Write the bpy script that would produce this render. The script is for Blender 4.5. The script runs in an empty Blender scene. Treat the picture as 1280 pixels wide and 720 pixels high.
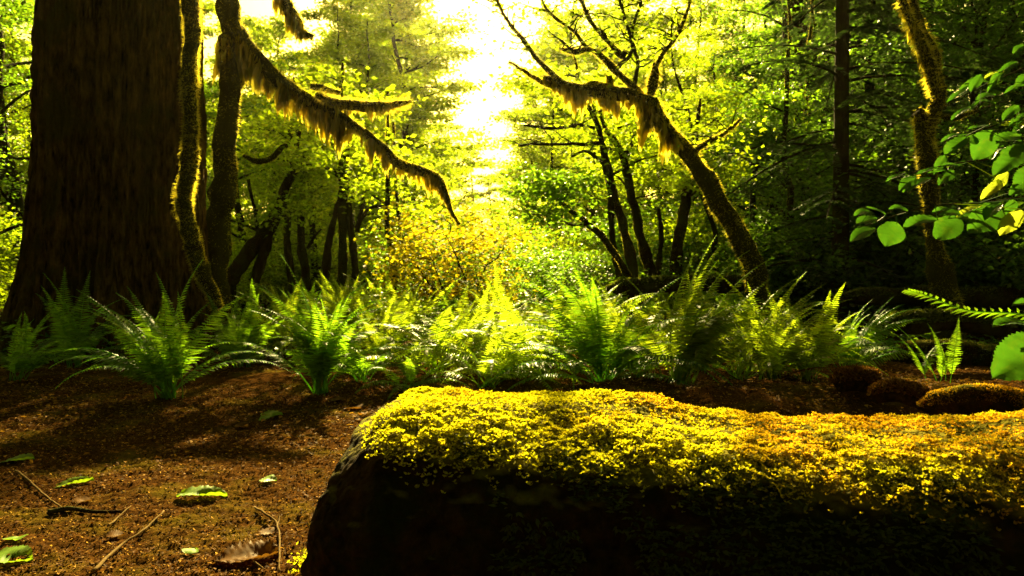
import bpy, math
import numpy as np
R = np.random.default_rng(7)
sc = bpy.context.scene
col = sc.collection
rad = math.radians

# ------------------------------------------------------------------ camera
CAMZ, PITCH, F = 0.95, rad(1.2), 960.0
cam_d = bpy.data.cameras.new("camera"); cam = bpy.data.objects.new("camera", cam_d); col.objects.link(cam)
cam_d.lens = 27; cam_d.sensor_width = 36; cam_d.clip_end = 600; cam_d.clip_start = 0.02
cam.location = (0, 0, CAMZ); cam.rotation_euler = (rad(90) - PITCH, 0, 0)
cam_d.dof.use_dof = True; cam_d.dof.focus_distance = 2.6; cam_d.dof.aperture_fstop = 9.0
sc.camera = cam

def at(px, py, Y):
    """photo pixel + distance -> point in the place"""
    u = (px - 640) / F; v = (360 - py) / F
    dy = math.cos(PITCH) + v * math.sin(PITCH); dz = -math.sin(PITCH) + v * math.cos(PITCH)
    s = Y / dy
    return np.array([u * s, Y, CAMZ + dz * s])

# ------------------------------------------------------------------ noise
_T = np.random.default_rng(3).random((64, 64, 64)).astype(np.float32)
def vnoise(p):
    p = np.asarray(p, float); i = np.floor(p).astype(int); f = p - i; f = f * f * (3 - 2 * f)
    r = 0
    for dx in (0, 1):
        wx = f[..., 0] if dx else 1 - f[..., 0]
        for dy in (0, 1):
            wy = f[..., 1] if dy else 1 - f[..., 1]
            for dz in (0, 1):
                wz = f[..., 2] if dz else 1 - f[..., 2]
                r = r + wx * wy * wz * _T[(i[..., 0] + dx) & 63, (i[..., 1] + dy) & 63, (i[..., 2] + dz) & 63]
    return r * 2 - 1
def fbm(p, o=4):
    p = np.asarray(p, float); r = 0; a = 1.0; t = 0
    for k in range(o):
        r = r + a * vnoise(p * 2 ** k + 17.3 * k); t += a; a *= .5
    return r / t
def sstep(x, a, b):
    t = np.clip((x - a) / (b - a), 0, 1); return t * t * (3 - 2 * t)

# ------------------------------------------------------------------ meshes
class MB:
    def __init__(s): s.V = []; s.T = []; s.n = 0; s.smooth = []
    def add(s, V, faces, smooth=False):
        V = np.asarray(V, float).reshape(-1, 3)
        for Fa in faces:
            Fa = np.asarray(Fa, int)
            s.T.append(Fa + s.n); s.smooth.append(smooth)
        s.V.append(V); s.n += len(V)
    def mesh(s, name, mat, off=(0, 0, 0)):
        V = (np.concatenate(s.V) if s.V else np.zeros((0, 3))) - np.asarray(off)
        me = bpy.data.meshes.new(name)
        me.vertices.add(len(V)); me.vertices.foreach_set("co", V.astype(np.float32).ravel())
        tot = np.concatenate([np.full(len(t), t.shape[1]) for t in s.T]); loops = np.concatenate([t.ravel() for t in s.T])
        me.loops.add(len(loops)); me.loops.foreach_set("vertex_index", loops.astype(np.int32))
        me.polygons.add(len(tot)); st = np.concatenate([[0], np.cumsum(tot)[:-1]])
        me.polygons.foreach_set("loop_start", st.astype(np.int32))
        sm = np.concatenate([np.full(len(t), b) for t, b in zip(s.T, s.smooth)])
        me.polygons.foreach_set("use_smooth", sm)
        me.update(calc_edges=True); me.materials.append(mat)
        return me
def link(name, data, parent=None, loc=(0, 0, 0)):
    o = bpy.data.objects.new(name, data); col.objects.link(o); o.location = loc
    if parent: o.parent = parent
    return o
def tag(o, label=None, cat=None, group=None, kind=None):
    for k, v in (("label", label), ("category", cat), ("group", group), ("kind", kind)):
        if v: o[k] = v
    return o
def thing(name, label, cat, loc, group=None):
    return tag(link(name, None, None, tuple(loc)), label, cat, group)
def part(name, mb, mat, parent):
    """mesh given in world coordinates, hung under a thing that is only translated"""
    return link(name, mb.mesh(name, mat, parent.matrix_basis.translation), parent)
def solo(name, mb, mat, label, cat, base, group=None, kind=None):
    return tag(link(name, mb.mesh(name, mat, base), None, tuple(base)), label, cat, group, kind)

def unit(v): return v / np.maximum(np.linalg.norm(v, axis=-1, keepdims=True), 1e-9)
def smooth_path(P, n):
    """Catmull-Rom through rows of P (any number of columns)"""
    P = np.asarray(P, float); Q = np.vstack([2 * P[0] - P[1], P, 2 * P[-1] - P[-2]])
    t = np.linspace(0, len(P) - 1 - 1e-6, n); i = t.astype(int); f = (t - i)[:, None]
    a, b, c, d = Q[i], Q[i + 1], Q[i + 2], Q[i + 3]
    return .5 * (2 * b + (c - a) * f + (2 * a - 5 * b + 4 * c - d) * f ** 2 + (3 * b - a - 3 * c + d) * f ** 3)
def frames(P):
    T = unit(np.gradient(P, axis=0)); N = np.zeros_like(T)
    r = np.array([1., 0, 0]) if abs(T[0, 0]) < .8 else np.array([0, 0, 1.])
    for k in range(len(T)):
        r = r - T[k] * (r @ T[k]); r = r / np.linalg.norm(r); N[k] = r
    return T, N, np.cross(T, N)
def tube(mb, P, rr, sides=8, rough=0., fr=6., cap=True):
    P = np.asarray(P, float); rr = np.broadcast_to(np.asarray(rr, float), (len(P),))
    T, N, B = frames(P); a = np.linspace(0, 2 * np.pi, sides, endpoint=False)
    d = np.cos(a)[None, :, None] * N[:, None] + np.sin(a)[None, :, None] * B[:, None]
    r = np.repeat(rr[:, None], sides, 1)
    V = P[:, None] + d * r[..., None]
    if rough: V = V + d * (r * rough * fbm(V * fr, 3))[..., None]
    n = len(P); i = np.arange(n - 1)[:, None] * sides; j = np.arange(sides)[None]
    k = (j + 1) % sides
    Q = np.stack([i + j, i + k, i + sides + k, i + sides + j], -1).reshape(-1, 4)
    fa = [Q]
    if cap: fa += [np.arange(sides)[None, ::-1], (np.arange(sides) + (n - 1) * sides)[None]]
    mb.add(V.reshape(-1, 3), fa, True)

L4 = (np.array([[0, 0, 0], [-.5, .45, .10], [0, 1, -.06], [.5, .45, .10], [0, .5, 0]]), [np.array([[0, 4, 1], [4, 2, 1], [0, 3, 4], [4, 3, 2]])])
DIA = (np.array([[0, 0, 0], [-.5, .4, .03], [0, 1, 0], [.5, .4, .03]]), [np.array([[0, 3, 2, 1]])])
BLADE = (np.array([[-.5, 0, 0], [.5, 0, 0], [0, 1, 0.]]), [np.array([[0, 1, 2]])])
STRAND = (np.array([[-.5, 0, 0], [.5, 0, 0], [-.4, .45, .15], [.4, .45, -.15], [0, 1, 0.]]), [np.array([[0, 1, 3, 2]]), np.array([[2, 3, 4]])])
def leaves(mb, P, D, N, L, W, tpl=L4):
    """many small blades: base P, direction D, rough normal N, length L, width W"""
    P = np.asarray(P, float); n = len(P)
    if n == 0: return
    D = unit(D); S = unit(np.cross(D, N)); Nn = np.cross(S, D)
    L = np.broadcast_to(L, (n,)); W = np.broadcast_to(W, (n,))
    T, fs = tpl
    V = P[:, None] + S[:, None] * (T[None, :, 0] * W[:, None])[..., None] + D[:, None] * (T[None, :, 1] * L[:, None])[..., None] \
        + Nn[:, None] * (T[None, :, 2] * L[:, None])[..., None]
    k = len(T)
    mb.add(V.reshape(-1, 3), [(f[None] + (np.arange(n) * k)[:, None, None]).reshape(-1, f.shape[1]) for f in fs], len(T) > 30)

# ------------------------------------------------------------------ materials
def new_mat(name):
    m = bpy.data.materials.new(name); m.use_nodes = True; nt = m.node_tree; nt.nodes.clear()
    out = nt.nodes.new("ShaderNodeOutputMaterial"); return m, nt, out
def N(nt, t, **k):
    n = nt.nodes.new(t)
    for a, b in k.items():
        if a in n.inputs: n.inputs[a].default_value = b
        else: setattr(n, a, b)
    return n
def leaf_mat(name, base, trans, var=.5, mixf=.5, spec=.35, rough=.45, alt=None, patch=0, grad=0.):
    m, nt, out = new_mat(name); L = nt.links.new
    geo = N(nt, "ShaderNodeNewGeometry"); oi = N(nt, "ShaderNodeObjectInfo")
    rnd = geo.outputs["Random Per Island"]
    mr = N(nt, "ShaderNodeMapRange"); mr.inputs["To Min"].default_value = 1 - var; mr.inputs["To Max"].default_value = 1 + var * .8
    L(rnd, mr.inputs["Value"])
    def colr(c, c2):
        mx = N(nt, "ShaderNodeMix", data_type="RGBA"); mx.inputs[6].default_value = (*c, 1); mx.inputs[7].default_value = (*c2, 1)
        m2 = N(nt, "ShaderNodeMath", operation="MULTIPLY"); L(rnd, m2.inputs[0]); m2.inputs[1].default_value = 7.31
        m3 = N(nt, "ShaderNodeMath", operation="FRACT"); L(m2.outputs[0], m3.inputs[0])
        m4 = N(nt, "ShaderNodeMath", operation="POWER"); L(m3.outputs[0], m4.inputs[0]); m4.inputs[1].default_value = 2.2
        L(m4.outputs[0], mx.inputs[0])
        if patch:
            nz0 = N(nt, "ShaderNodeTexNoise", Scale=patch, Detail=4., Roughness=.6); L(geo.outputs["Position"], nz0.inputs[0])
            sx_ = N(nt, "ShaderNodeSeparateXYZ"); L(geo.outputs["Position"], sx_.inputs[0]); nz = N(nt, "ShaderNodeMath", operation="MULTIPLY_ADD"); L(sx_.outputs[0], nz.inputs[0]); nz.inputs[1].default_value = grad; L(nz0.outputs[0], nz.inputs[2])
            pr = N(nt, "ShaderNodeMapRange"); pr.inputs["From Min"].default_value = .52; pr.inputs["From Max"].default_value = .78; L(nz.outputs[0], pr.inputs[0])
            ma = N(nt, "ShaderNodeMath", operation="MULTIPLY_ADD"); ma.use_clamp = True; L(m4.outputs[0], ma.inputs[0]); ma.inputs[1].default_value = .35; L(pr.outputs[0], ma.inputs[2]); L(ma.outputs[0], mx.inputs[0])
        v = N(nt, "ShaderNodeVectorMath", operation="SCALE"); L(mx.outputs[2], v.inputs[0]); L(mr.outputs[0], v.inputs[3]); return v.outputs[0]
    b2 = alt[0] if alt else (base[0] * 1.3, base[1] * 1.05, base[2]); t2 = alt[1] if alt else (trans[0] * 1.25, trans[1] * 1.0, trans[2])
    p = N(nt, "ShaderNodeBsdfPrincipled", Roughness=rough); p.inputs["Specular IOR Level"].default_value = spec
    L(colr(base, b2), p.inputs["Base Color"])
    t = N(nt, "ShaderNodeBsdfTranslucent"); L(colr(trans, t2), t.inputs["Color"])
    mx = N(nt, "ShaderNodeMixShader"); mx.inputs[0].default_value = mixf
    L(p.outputs[0], mx.inputs[1]); L(t.outputs[0], mx.inputs[2]); L(mx.outputs[0], out.inputs[0])
    return m
def bark_mat(name, c1, c2, moss=None, scale=6., stretch=.18, bump=.6, mossamt=.5, dist=.02, topmoss=None):
    m, nt, out = new_mat(name); L = nt.links.new
    geo = N(nt, "ShaderNodeNewGeometry")
    mp = N(nt, "ShaderNodeMapping"); mp.inputs["Scale"].default_value = (1, 1, stretch); L(geo.outputs["Position"], mp.inputs[0])
    n1 = N(nt, "ShaderNodeTexNoise", Scale=scale * 3, Detail=8., Roughness=.65); L(mp.outputs[0], n1.inputs[0])
    vo = N(nt, "ShaderNodeTexVoronoi", Scale=scale * 4); vo.feature = 'DISTANCE_TO_EDGE'; L(mp.outputs[0], vo.inputs[0])
    cr = N(nt, "ShaderNodeValToRGB"); cr.color_ramp.elements[0].position = .32; cr.color_ramp.elements[1].position = .68
    cr.color_ramp.elements[0].color = (*c1, 1); cr.color_ramp.elements[1].color = (*c2, 1); L(n1.outputs[0], cr.inputs[0])
    colr = cr.outputs[0]
    if moss:
        n2 = N(nt, "ShaderNodeTexNoise", Scale=scale * .35, Detail=5., Roughness=.7); L(geo.outputs["Position"], n2.inputs[0])
        r2 = N(nt, "ShaderNodeMapRange"); r2.inputs["From Min"].default_value = .62 - mossamt * .35; r2.inputs["From Max"].default_value = .75 - mossamt * .35
        L(n2.outputs[0], r2.inputs[0])
        mx = N(nt, "ShaderNodeMix", data_type="RGBA"); L(r2.outputs[0], mx.inputs[0]); L(colr, mx.inputs[6]); mx.inputs[7].default_value = (*moss, 1)
        if topmoss:
            sx = N(nt, "ShaderNodeSeparateXYZ"); L(geo.outputs["Normal"], sx.inputs[0]); r3 = N(nt, "ShaderNodeMapRange"); r3.inputs["From Min"].default_value = .7; r3.inputs["From Max"].default_value = .92; L(sx.outputs[2], r3.inputs[0])
            m5 = N(nt, "ShaderNodeMix", data_type="RGBA"); L(r3.outputs[0], m5.inputs[0]); L(mx.outputs[2], m5.inputs[6]); m5.inputs[7].default_value = (*topmoss, 1); mx = m5
        colr = mx.outputs[2]
    p = N(nt, "ShaderNodeBsdfPrincipled", Roughness=1.); p.inputs["Specular IOR Level"].default_value = .02; L(colr, p.inputs["Base Color"])
    ad = N(nt, "ShaderNodeMath", operation="MULTIPLY_ADD"); L(vo.outputs[0], ad.inputs[0]); ad.inputs[1].default_value = 1.2; L(n1.outputs[0], ad.inputs[2])
    b = N(nt, "ShaderNodeBump", Strength=bump, Distance=dist); L(ad.outputs[0], b.inputs["Height"]); L(b.outputs[0], p.inputs["Normal"])
    L(p.outputs[0], out.inputs[0]); return m
def dirt_mat():
    m, nt, out = new_mat("forest_soil"); L = nt.links.new
    geo = N(nt, "ShaderNodeNewGeometry")
    n1 = N(nt, "ShaderNodeTexNoise", Scale=70., Detail=8., Roughness=.7); L(geo.outputs["Position"], n1.inputs[0])
    n2 = N(nt, "ShaderNodeTexNoise", Scale=2.2, Detail=6., Roughness=.65); L(geo.outputs["Position"], n2.inputs[0])
    cr = N(nt, "ShaderNodeValToRGB"); e = cr.color_ramp.elements
    e[0].position = .3; e[0].color = (.014, .006, .002, 1); e[1].position = .75; e[1].color = (.15, .065, .010, 1)
    k = e.new(.52); k.color = (.05, .022, .006, 1); L(n1.outputs[0], cr.inputs[0])
    r2 = N(nt, "ShaderNodeMapRange"); r2.inputs["From Min"].default_value = .5; r2.inputs["From Max"].default_value = .68; r2.inputs["To Max"].default_value = .75; L(n2.outputs[0], r2.inputs[0])
    mx = N(nt, "ShaderNodeMix", data_type="RGBA"); L(r2.outputs[0], mx.inputs[0]); L(cr.outputs[0], mx.inputs[6]); mx.inputs[7].default_value = (.10, .075, .008, 1)
    p = N(nt, "ShaderNodeBsdfPrincipled", Roughness=1.); p.inputs["Specular IOR Level"].default_value = .0; L(mx.outputs[2], p.inputs["Base Color"])
    b = N(nt, "ShaderNodeBump", Strength=.8, Distance=.008); L(n1.outputs[0], b.inputs["Height"]); L(b.outputs[0], p.inputs["Normal"])
    L(p.outputs[0], out.inputs[0]); return m

M = {}
M['soil'] = dirt_mat()
M['bark_big'] = bark_mat("furrowed_bark", (.006, .003, .001), (.16, .088, .02), (.06, .045, .006), 5, .3, 1., .3, .05)
M['bark'] = bark_mat("brown_bark", (.009, .005, .002), (.04, .022, .008), (.035, .035, .006), 9, .2, .6, .5)
M['bark_moss'] = bark_mat("mossy_bark", (.014, .010, .003), (.035, .022, .006), (.042, .038, .005), 9, .5, .6, .8)
M['rot'] = bark_mat("rotten_wood", (.010, .006, .003), (.07, .036, .012), (.02, .024, .004), 7, 1.0, 1., .35, .04, topmoss=(.16, .14, .008))
M['leaf_yellow'] = leaf_mat("pale_yellow_green_leaf", (.07, .11, .006), (.40, .58, .008), .5, .6, .08, .6)  # brighter leaf for the sunlit zones, some of their light put into the colour
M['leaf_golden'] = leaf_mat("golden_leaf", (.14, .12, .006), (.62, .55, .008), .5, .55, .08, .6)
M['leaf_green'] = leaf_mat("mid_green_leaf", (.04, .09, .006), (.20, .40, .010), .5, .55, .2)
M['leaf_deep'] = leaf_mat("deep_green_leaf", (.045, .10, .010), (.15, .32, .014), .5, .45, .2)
M['needle'] = leaf_mat("dark_green_needles", (.022, .045, .010), (.07, .15, .012), .5, .35)
M['fern'] = leaf_mat("fern_green", (.045, .12, .010), (.28, .56, .012), .4, .55, .2, .5)
M['fern_lit'] = leaf_mat("sunlit_fern_green", (.10, .15, .010), (.42, .60, .014), .4, .6, .15, .45)  # lit copy of the fern green, sunlight painted into its colour
M['hazel'] = leaf_mat("broad_green_leaf", (.020, .062, .008), (.055, .17, .007), .35, .4, .3, .4, alt=((.035, .07, .008), (.10, .19, .008)), patch=40)
M['hazel_lit'] = leaf_mat("sunlit_hazel_leaf", (.08, .12, .014), (.34, .42, .02), .3, .6, .5, .35)  # lit copy of the hazel leaf, backlight painted into its colour
M['moss'] = leaf_mat("log_moss", (.44, .43, .010), (.72, .70, .012), .45, .5, .1, .8, alt=((.42, .22, .006), (.70, .38, .010)), patch=3.2, grad=.19)
M['moss_dark'] = leaf_mat("moss_in_shade_patches", (.06, .08, .008), (.16, .20, .010), .5, .4, .2, .6)  # shaded copy of the moss, the shade put into its colour
M['fringe'] = leaf_mat("hanging_moss", (.05, .048, .005), (.70, .64, .04), .25, .75, .1, .8)
M['stem'] = leaf_mat("green_stalk", (.06, .07, .015), (.08, .10, .01), .2, .2)
M['litter'] = leaf_mat("dry_leaf_litter", (.10, .04, .008), (.20, .08, .012), .6, .25, .05, .8, alt=((.34, .17, .02), (.45, .24, .02)))
M['crumb'] = leaf_mat("soil_crumbs", (.06, .026, .007), (.05, .03, .01), .6, .0, .03, .9, alt=((.50, .27, .03), (.1, .06, .02)))
M['leaf_fallen'] = leaf_mat("fallen_leaf_green", (.14, .26, .01), (.28, .44, .01), .1, .4, .15, .5)
M['leaf_dry'] = leaf_mat("fallen_leaf_ochre", (.10, .042, .004), (.16, .07, .006), .15, .3, .03, .6)
M['twig'] = bark_mat("pale_dry_twig", (.08, .05, .02), (.20, .13, .05), None, 30, .5, .4, .2, .002)
M['petal'] = leaf_mat("pale_petal", (.75, .66, .5), (.6, .5, .4), .05, .4)

# ------------------------------------------------------------------ ground
def gh(x, y):
    x = np.asarray(x, float); y = np.asarray(y, float)
    z3 = np.stack([x, y, 0 * x], -1)
    d = np.hypot(x, y - 2)
    z = .05 * fbm(z3 * .8, 3) * sstep(d, 1, 6) + .25 * fbm(z3 * .15 + 5, 3) * sstep(d, 10, 30)
    ridge = sstep(x + .25 * fbm(z3 * 2 + 3, 2), -.1, .9) * np.exp(-((y - 5.1 - .25 * fbm(z3 * 1.3, 2)) / .75) ** 2)
    z = z + (.19 + .06 * fbm(z3 * 4, 3)) * ridge
    z = z + .05 * sstep(y, 5, 6.5)
    return z
def gfine(x, y):
    z3 = np.stack([x, y, 0 * x], -1); near = 1 - sstep(np.hypot(x, y), 7, 14)
    b = fbm(z3 * np.array([26, 40, 1]), 3) * .012 + .014 * np.abs(fbm(z3 * np.array([60, 80, 1]) + 9, 2)) + .012 * fbm(z3 * 5, 3)
    return gh(x, y) + b * near
def axis(lo, a, b, hi, fine, g=1.09):
    m = list(np.arange(a, b, fine)); s = fine; v = m[-1]
    while v < hi: s *= g; v += s; m.append(v)
    s = fine; v = a; pre = []
    while v > lo: s *= g; v -= s; pre.append(v)
    return np.array(pre[::-1] + m)
ax = axis(-140, -3.2, 1.0, 140, .0115); ay = axis(-50, 2.1, 6.2, 112, .014)
X, Yg = np.meshgrid(ax, ay); Z = gfine(X, Yg)
mb = MB(); nx, ny = len(ax), len(ay); i = np.arange(ny - 1)[:, None] * nx; j = np.arange(nx - 1)[None]
mb.add(np.stack([X, Yg, Z], -1).reshape(-1, 3), [np.stack([i + j, i + j + 1, i + nx + j + 1, i + nx + j], -1).reshape(-1, 4)], True)
g = link("ground", mb.mesh("ground", M['soil'])); tag(g, "dark brown forest soil with a worn dirt path", kind="structure")
def gz(x, y): return float(gfine(np.array([x]), np.array([y]))[0])
def gp(px, py):
    """where the ray through a photo pixel meets the ground"""
    Y = 2.0
    while Y < 60:
        p = at(px, py, Y)
        if p[2] <= gz(p[0], Y): return np.array([p[0], Y, gz(p[0], Y)])
        Y += .01 + Y * .001
    return at(px, py, 60)

def rdir(n, up=0., rng=R):
    a = rng.uniform(0, 2 * np.pi, n); return unit(np.stack([np.cos(a), np.sin(a), np.full(n, 0.) + up + rng.normal(0, .15, n)], -1))
# crumbs and litter (nobody could count them)
n = 60000; Y = 2.1 + 4.2 * R.random(n) ** 1.4; x = R.uniform(-.75, .45, n) * Y; x = np.where(x > 2.5, 2.5, x)
P = np.stack([x, Y, gfine(x, Y)], -1); mb = MB(); s = R.uniform(.004, .013, n) * (1 + .15 * (Y - 2))
leaves(mb, P, rdir(n, .5), unit(R.normal(0, .5, (n, 3)) + [0, 0, 1]), s, s * .7, L4)
tag(link("soil_crumbs", mb.mesh("soil_crumbs", M['crumb'])), "fine golden brown crumbs of bark and soil on the path", kind="stuff")
n = 42000; Y = 2.2 + 9.5 * R.random(n) ** 1.5; x = R.uniform(-.8, .8, n) * Y; dens = fbm(np.stack([x, Y, 0 * x], -1) * .9, 2) > -.15
path = (Y < 5.0) & (x < -.3) & (R.random(n) < .45); k = dens & ~path; x, Y = x[k], Y[k]; n = len(x)
P = np.stack([x, Y, gfine(x, Y) + .006], -1); mb = MB(); s = R.uniform(.008, .022, n) + .035 * R.random(n) * sstep(Y, 2.8, 5.)
leaves(mb, P, rdir(n, .15), unit(R.normal(0, .35, (n, 3)) + [0, 0, 1]), s, s * .6, L4)
n = 9000; Y = 2.1 + 4 * R.random(n) ** 1.3; x = R.uniform(-.8, .5, n) * Y; p = np.stack([x, Y, gfine(x, Y) + .004], -1); leaves(mb, p, rdir(n, .08), unit(R.normal(0, .3, (n, 3)) + [0, 0, 1]), R.uniform(.015, .05, n), .0022, BLADE)
tag(link("leaf_litter", mb.mesh("leaf_litter", M['litter'])), "reddish brown dead leaf litter between and under the ferns", kind="stuff")
# low green ground cover further in
n = 26000; Y = 7.5 + 26 * R.random(n) ** 1.5; x = R.uniform(-.85, .85, n) * Y
P = np.stack([x, Y, gh(x, Y) + R.random(n) ** 1.5 * .28 * (1 + fbm(np.stack([x, Y, 0 * x], -1), 2))], -1); mb = MB(); s = R.uniform(.05, .12, n)
leaves(mb, P, rdir(n, .3), unit(R.normal(0, .4, (n, 3)) + [0, 0, 1]), s, s * .6, L4)
tag(link("ground_cover", mb.mesh("ground_cover", M['leaf_green'])), "low green herbs covering the floor of the wood", kind="stuff")

# ------------------------------------------------------------------ foreground log
def log_surface(u, v):
    """u 0..1 along, v angle (0 = back ground, pi/2 = top, pi = front ground); returns points"""
    L = 3.6
    cx = -.455 + u * L; cy = 2.12 - .17 * u * L + .03 * np.sin(u * 9)
    endr = sstep(u, -.001, .05) ** .42
    hw = (.53 + .02 * np.sin(u * 11)) * (.84 + .16 * endr); hh = (.575 - .02 * sstep(u, .12, .35) + .035 * sstep(u, .3, .6) + .012 * np.sin(u * 9 + 1)) * (.86 + .14 * endr)
    c, s = np.cos(v), np.sin(v); e = 2 / 3.3
    y = cy + hw * np.sign(c) * np.abs(c) ** e * (1 - .10 * (s < .4) * (.4 - s)); z = hh * np.sign(s) * np.abs(s) ** e
    x = cx + .05 * (2.1 - y) * (1 - sstep(u, 0, .1)) + .01 * sstep(z, .38, .58) * (1 - sstep(u, 0, .12)) + .03 * (1 - sstep(u, 0, .1)) * np.sin(z * 14)
    P = np.stack([x, y, z], -1)
    q = fbm(P * 3.2, 3) * .035 + fbm(P * 11, 3) * .016 + np.abs(fbm(P * 26 + 4, 2)) * .010
    front = np.clip(-np.cos(v), 0, 1)
    q = q + front * (fbm(P * np.array([5, 5, 11]) + 7, 4) * .035)
    d = np.stack([0 * u + (-.5 * (u < .06)), c, np.maximum(s, 0) + 0 * u], -1)
    return P + unit(d) * q[..., None]
nu, nv = 420, 150
uu = np.linspace(0, 1, nu) ** 1.15; vv = np.linspace(-.15, np.pi + .15, nv); U, Vv = np.meshgrid(uu, vv, indexing='ij'); LP = log_surface(U, Vv)
log = thing("fallen_log", "massive foreground log, its flat top thick with sunlit golden moss", "log", (0.9, 2.0, 0))
mb = MB(); i = np.arange(nu - 1)[:, None] * nv; j = np.arange(nv - 1)[None]
mb.add(LP.reshape(-1, 3), [np.stack([i + j, i + j + 1, i + nv + j + 1, i + nv + j], -1).reshape(-1, 4)], True)
part("trunk", mb, M['rot'], log)
mb = MB(); E = LP[0]; c0 = np.array([E[:, 0].mean(), E[:, 1].mean(), .1]); rings = [E]
for f_ in (.85, .65, .45, .25, .06):
    q = c0 + (E - c0) * f_; q[:, 0] += .05 * fbm(q * 9, 3) - .02 * (1 - f_) + .04 * fbm(q * np.array([1, 30, 8]), 2); rings.append(q)
q = np.stack(rings); i = np.arange(len(rings) - 1)[:, None] * nv
mb.add(q.reshape(-1, 3), [np.stack([i + j, i + nv + j, i + nv + j + 1, i + j + 1], -1).reshape(-1, 4)], True)
part("broken_end", mb, M['rot'], log)
# moss on it: small tufts following the surface
def on_log(n, vlo, vhi):
    a = R.random(n); v = R.uniform(vlo, vhi, n); u = a ** 1.15; e = 1e-3
    p = log_surface(u, v); du = log_surface(u + e, v) - p; dv = log_surface(u, v + e) - p
    nn = unit(np.cross(dv, du)); nn = np.where(((nn * np.stack([0 * u, np.cos(v), np.sin(v) + .2], -1)).sum(-1) < 0)[:, None], -nn, nn)
    return p, nn, u, v
mb = MB(); mbd = MB()
p, nn, u, v = on_log(150000, .15, np.pi * .88)
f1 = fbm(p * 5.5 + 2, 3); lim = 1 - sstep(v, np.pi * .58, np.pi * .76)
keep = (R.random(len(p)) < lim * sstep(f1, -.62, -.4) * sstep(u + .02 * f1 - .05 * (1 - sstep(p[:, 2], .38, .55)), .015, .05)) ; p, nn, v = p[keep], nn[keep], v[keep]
lump = (fbm(p * 45, 2) * .5 + .5)
base = p + nn * (.026 * lump)[:, None]
for k in range(4):
    d = unit(nn * R.uniform(.2, .8, (len(p), 1)) + rdir(len(p), .0) * .9 + [0, -.1, .3])
    s = R.uniform(.005, .0105, len(p)) * (.6 + .7 * lump)
    leaves(mb, base - nn * .004, d, unit(nn + [0, .35, 0] + R.normal(0, .35, nn.shape)), s, s * .55, DIA)
tag(part("moss", mb, M['moss'], log), kind="stuff")
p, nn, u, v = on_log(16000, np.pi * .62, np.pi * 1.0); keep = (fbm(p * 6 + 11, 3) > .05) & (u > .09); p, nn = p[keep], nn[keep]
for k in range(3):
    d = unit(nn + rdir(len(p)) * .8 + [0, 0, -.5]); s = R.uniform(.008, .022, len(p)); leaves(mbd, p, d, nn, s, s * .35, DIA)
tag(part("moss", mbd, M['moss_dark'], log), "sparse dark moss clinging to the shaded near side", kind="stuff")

# ------------------------------------------------------------------ moss helpers for branches
def surf_points(P, rr, n, rng=R):
    P = np.asarray(P); rr = np.broadcast_to(rr, (len(P),)); seg = np.linalg.norm(np.diff(P, axis=0), axis=1); cum = np.concatenate([[0], np.cumsum(seg)])
    t = rng.random(n) * cum[-1]; i = np.clip(np.searchsorted(cum, t) - 1, 0, len(seg) - 1); f = ((t - cum[i]) / seg[i])[:, None]
    T, Nn, B = frames(P); a = rng.uniform(0, 2 * np.pi, n)[:, None]
    d = np.cos(a) * Nn[i] + np.sin(a) * B[i]; c = P[i] * (1 - f) + P[i + 1] * f; r = (rr[i] * (1 - f[:, 0]) + rr[i + 1] * f[:, 0])
    return c + d * (r * .95)[:, None], d, t, cum[-1]
def fuzz(mb, P, rr, per_m, ln, rng=R, clump=.5, sag=.3):
    tot = np.linalg.norm(np.diff(P, axis=0), axis=1).sum(); n = int(2 * per_m * tot)
    p, d, t, _ = surf_points(P, rr, n, rng); k = .5 + .5 * fbm(p * 4.5, 3); L = ln * (.25 + 1.5 * k ** 1.5) * rng.uniform(.6, 1.3, n)
    D = unit(d + rng.normal(0, .45, d.shape) + [0, 0, -sag]); leaves(mb, p, D, rng.normal(0, 1, d.shape), L, np.minimum(L * .13, .006), BLADE)
def fringe(mb, P, rr, per_m, ln, rng=R):
    tot = np.linalg.norm(np.diff(P, axis=0), axis=1).sum(); n = int(1.5 * per_m * tot)
    p, d, t, T_ = surf_points(P, rr, n, rng); k = d[:, 2] < .35; p, d = p[k], d[k]; tp = (.12 + .88 * sstep(T_ - t[k], 0, .35 * T_)) * (.3 + .7 * sstep(t[k], 0, .1 * T_))
    c = .5 + .32 * fbm(p * np.array([5, 5, .1]), 2) + .45 * fbm(p * np.array([22, 22, .1]) + 5, 2); L = ln * tp * (.10 + 3.2 * np.clip(c - .30, 0, 1) ** 1.8) * rng.uniform(.3, 1.25, len(p))
    D = unit(np.array([0, 0, -1.]) + d * .12 + rng.normal(0, .07, d.shape))
    leaves(mb, p, D, rng.normal(0, 1, d.shape), L, np.clip(L * .035, .0025, .007), STRAND)
def pixpath(pts, Y, n, dY=0.):
    """(px,py,half-width px) list at distance Y (+dY over its length) -> smooth path with radii"""
    A = []
    for k, q in enumerate(pts):
        y = Y + dY * k / (len(pts) - 1); A.append([*at(q[0], q[1], y), q[2] * y / F])
    A = smooth_path(A, n); return A[:, :3], np.maximum(A[:, 3], .003)
def wob(P, amp, fr, seed):
    w = np.stack([fbm(P * fr + seed + 31 * k, 3) for k in range(3)], -1); return P + amp * w
def twiglets(mb, P, rr, n, ln, rng=R, up=.4):
    idx = rng.integers(len(P) // 4, len(P), n)
    for i in idx:
        d = rdir(1, up, rng)[0]; L = ln * rng.uniform(.4, 1.2)
        q = P[i] + np.outer(np.linspace(0, 1, 6), d * L); q = wob(q, L * .15, 3 / L, rng.random() * 50); q[0] = P[i]
        tube(mb, q, np.linspace(min(rr[i] * .5, .012), .002, 6), 4, cap=False)

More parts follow.
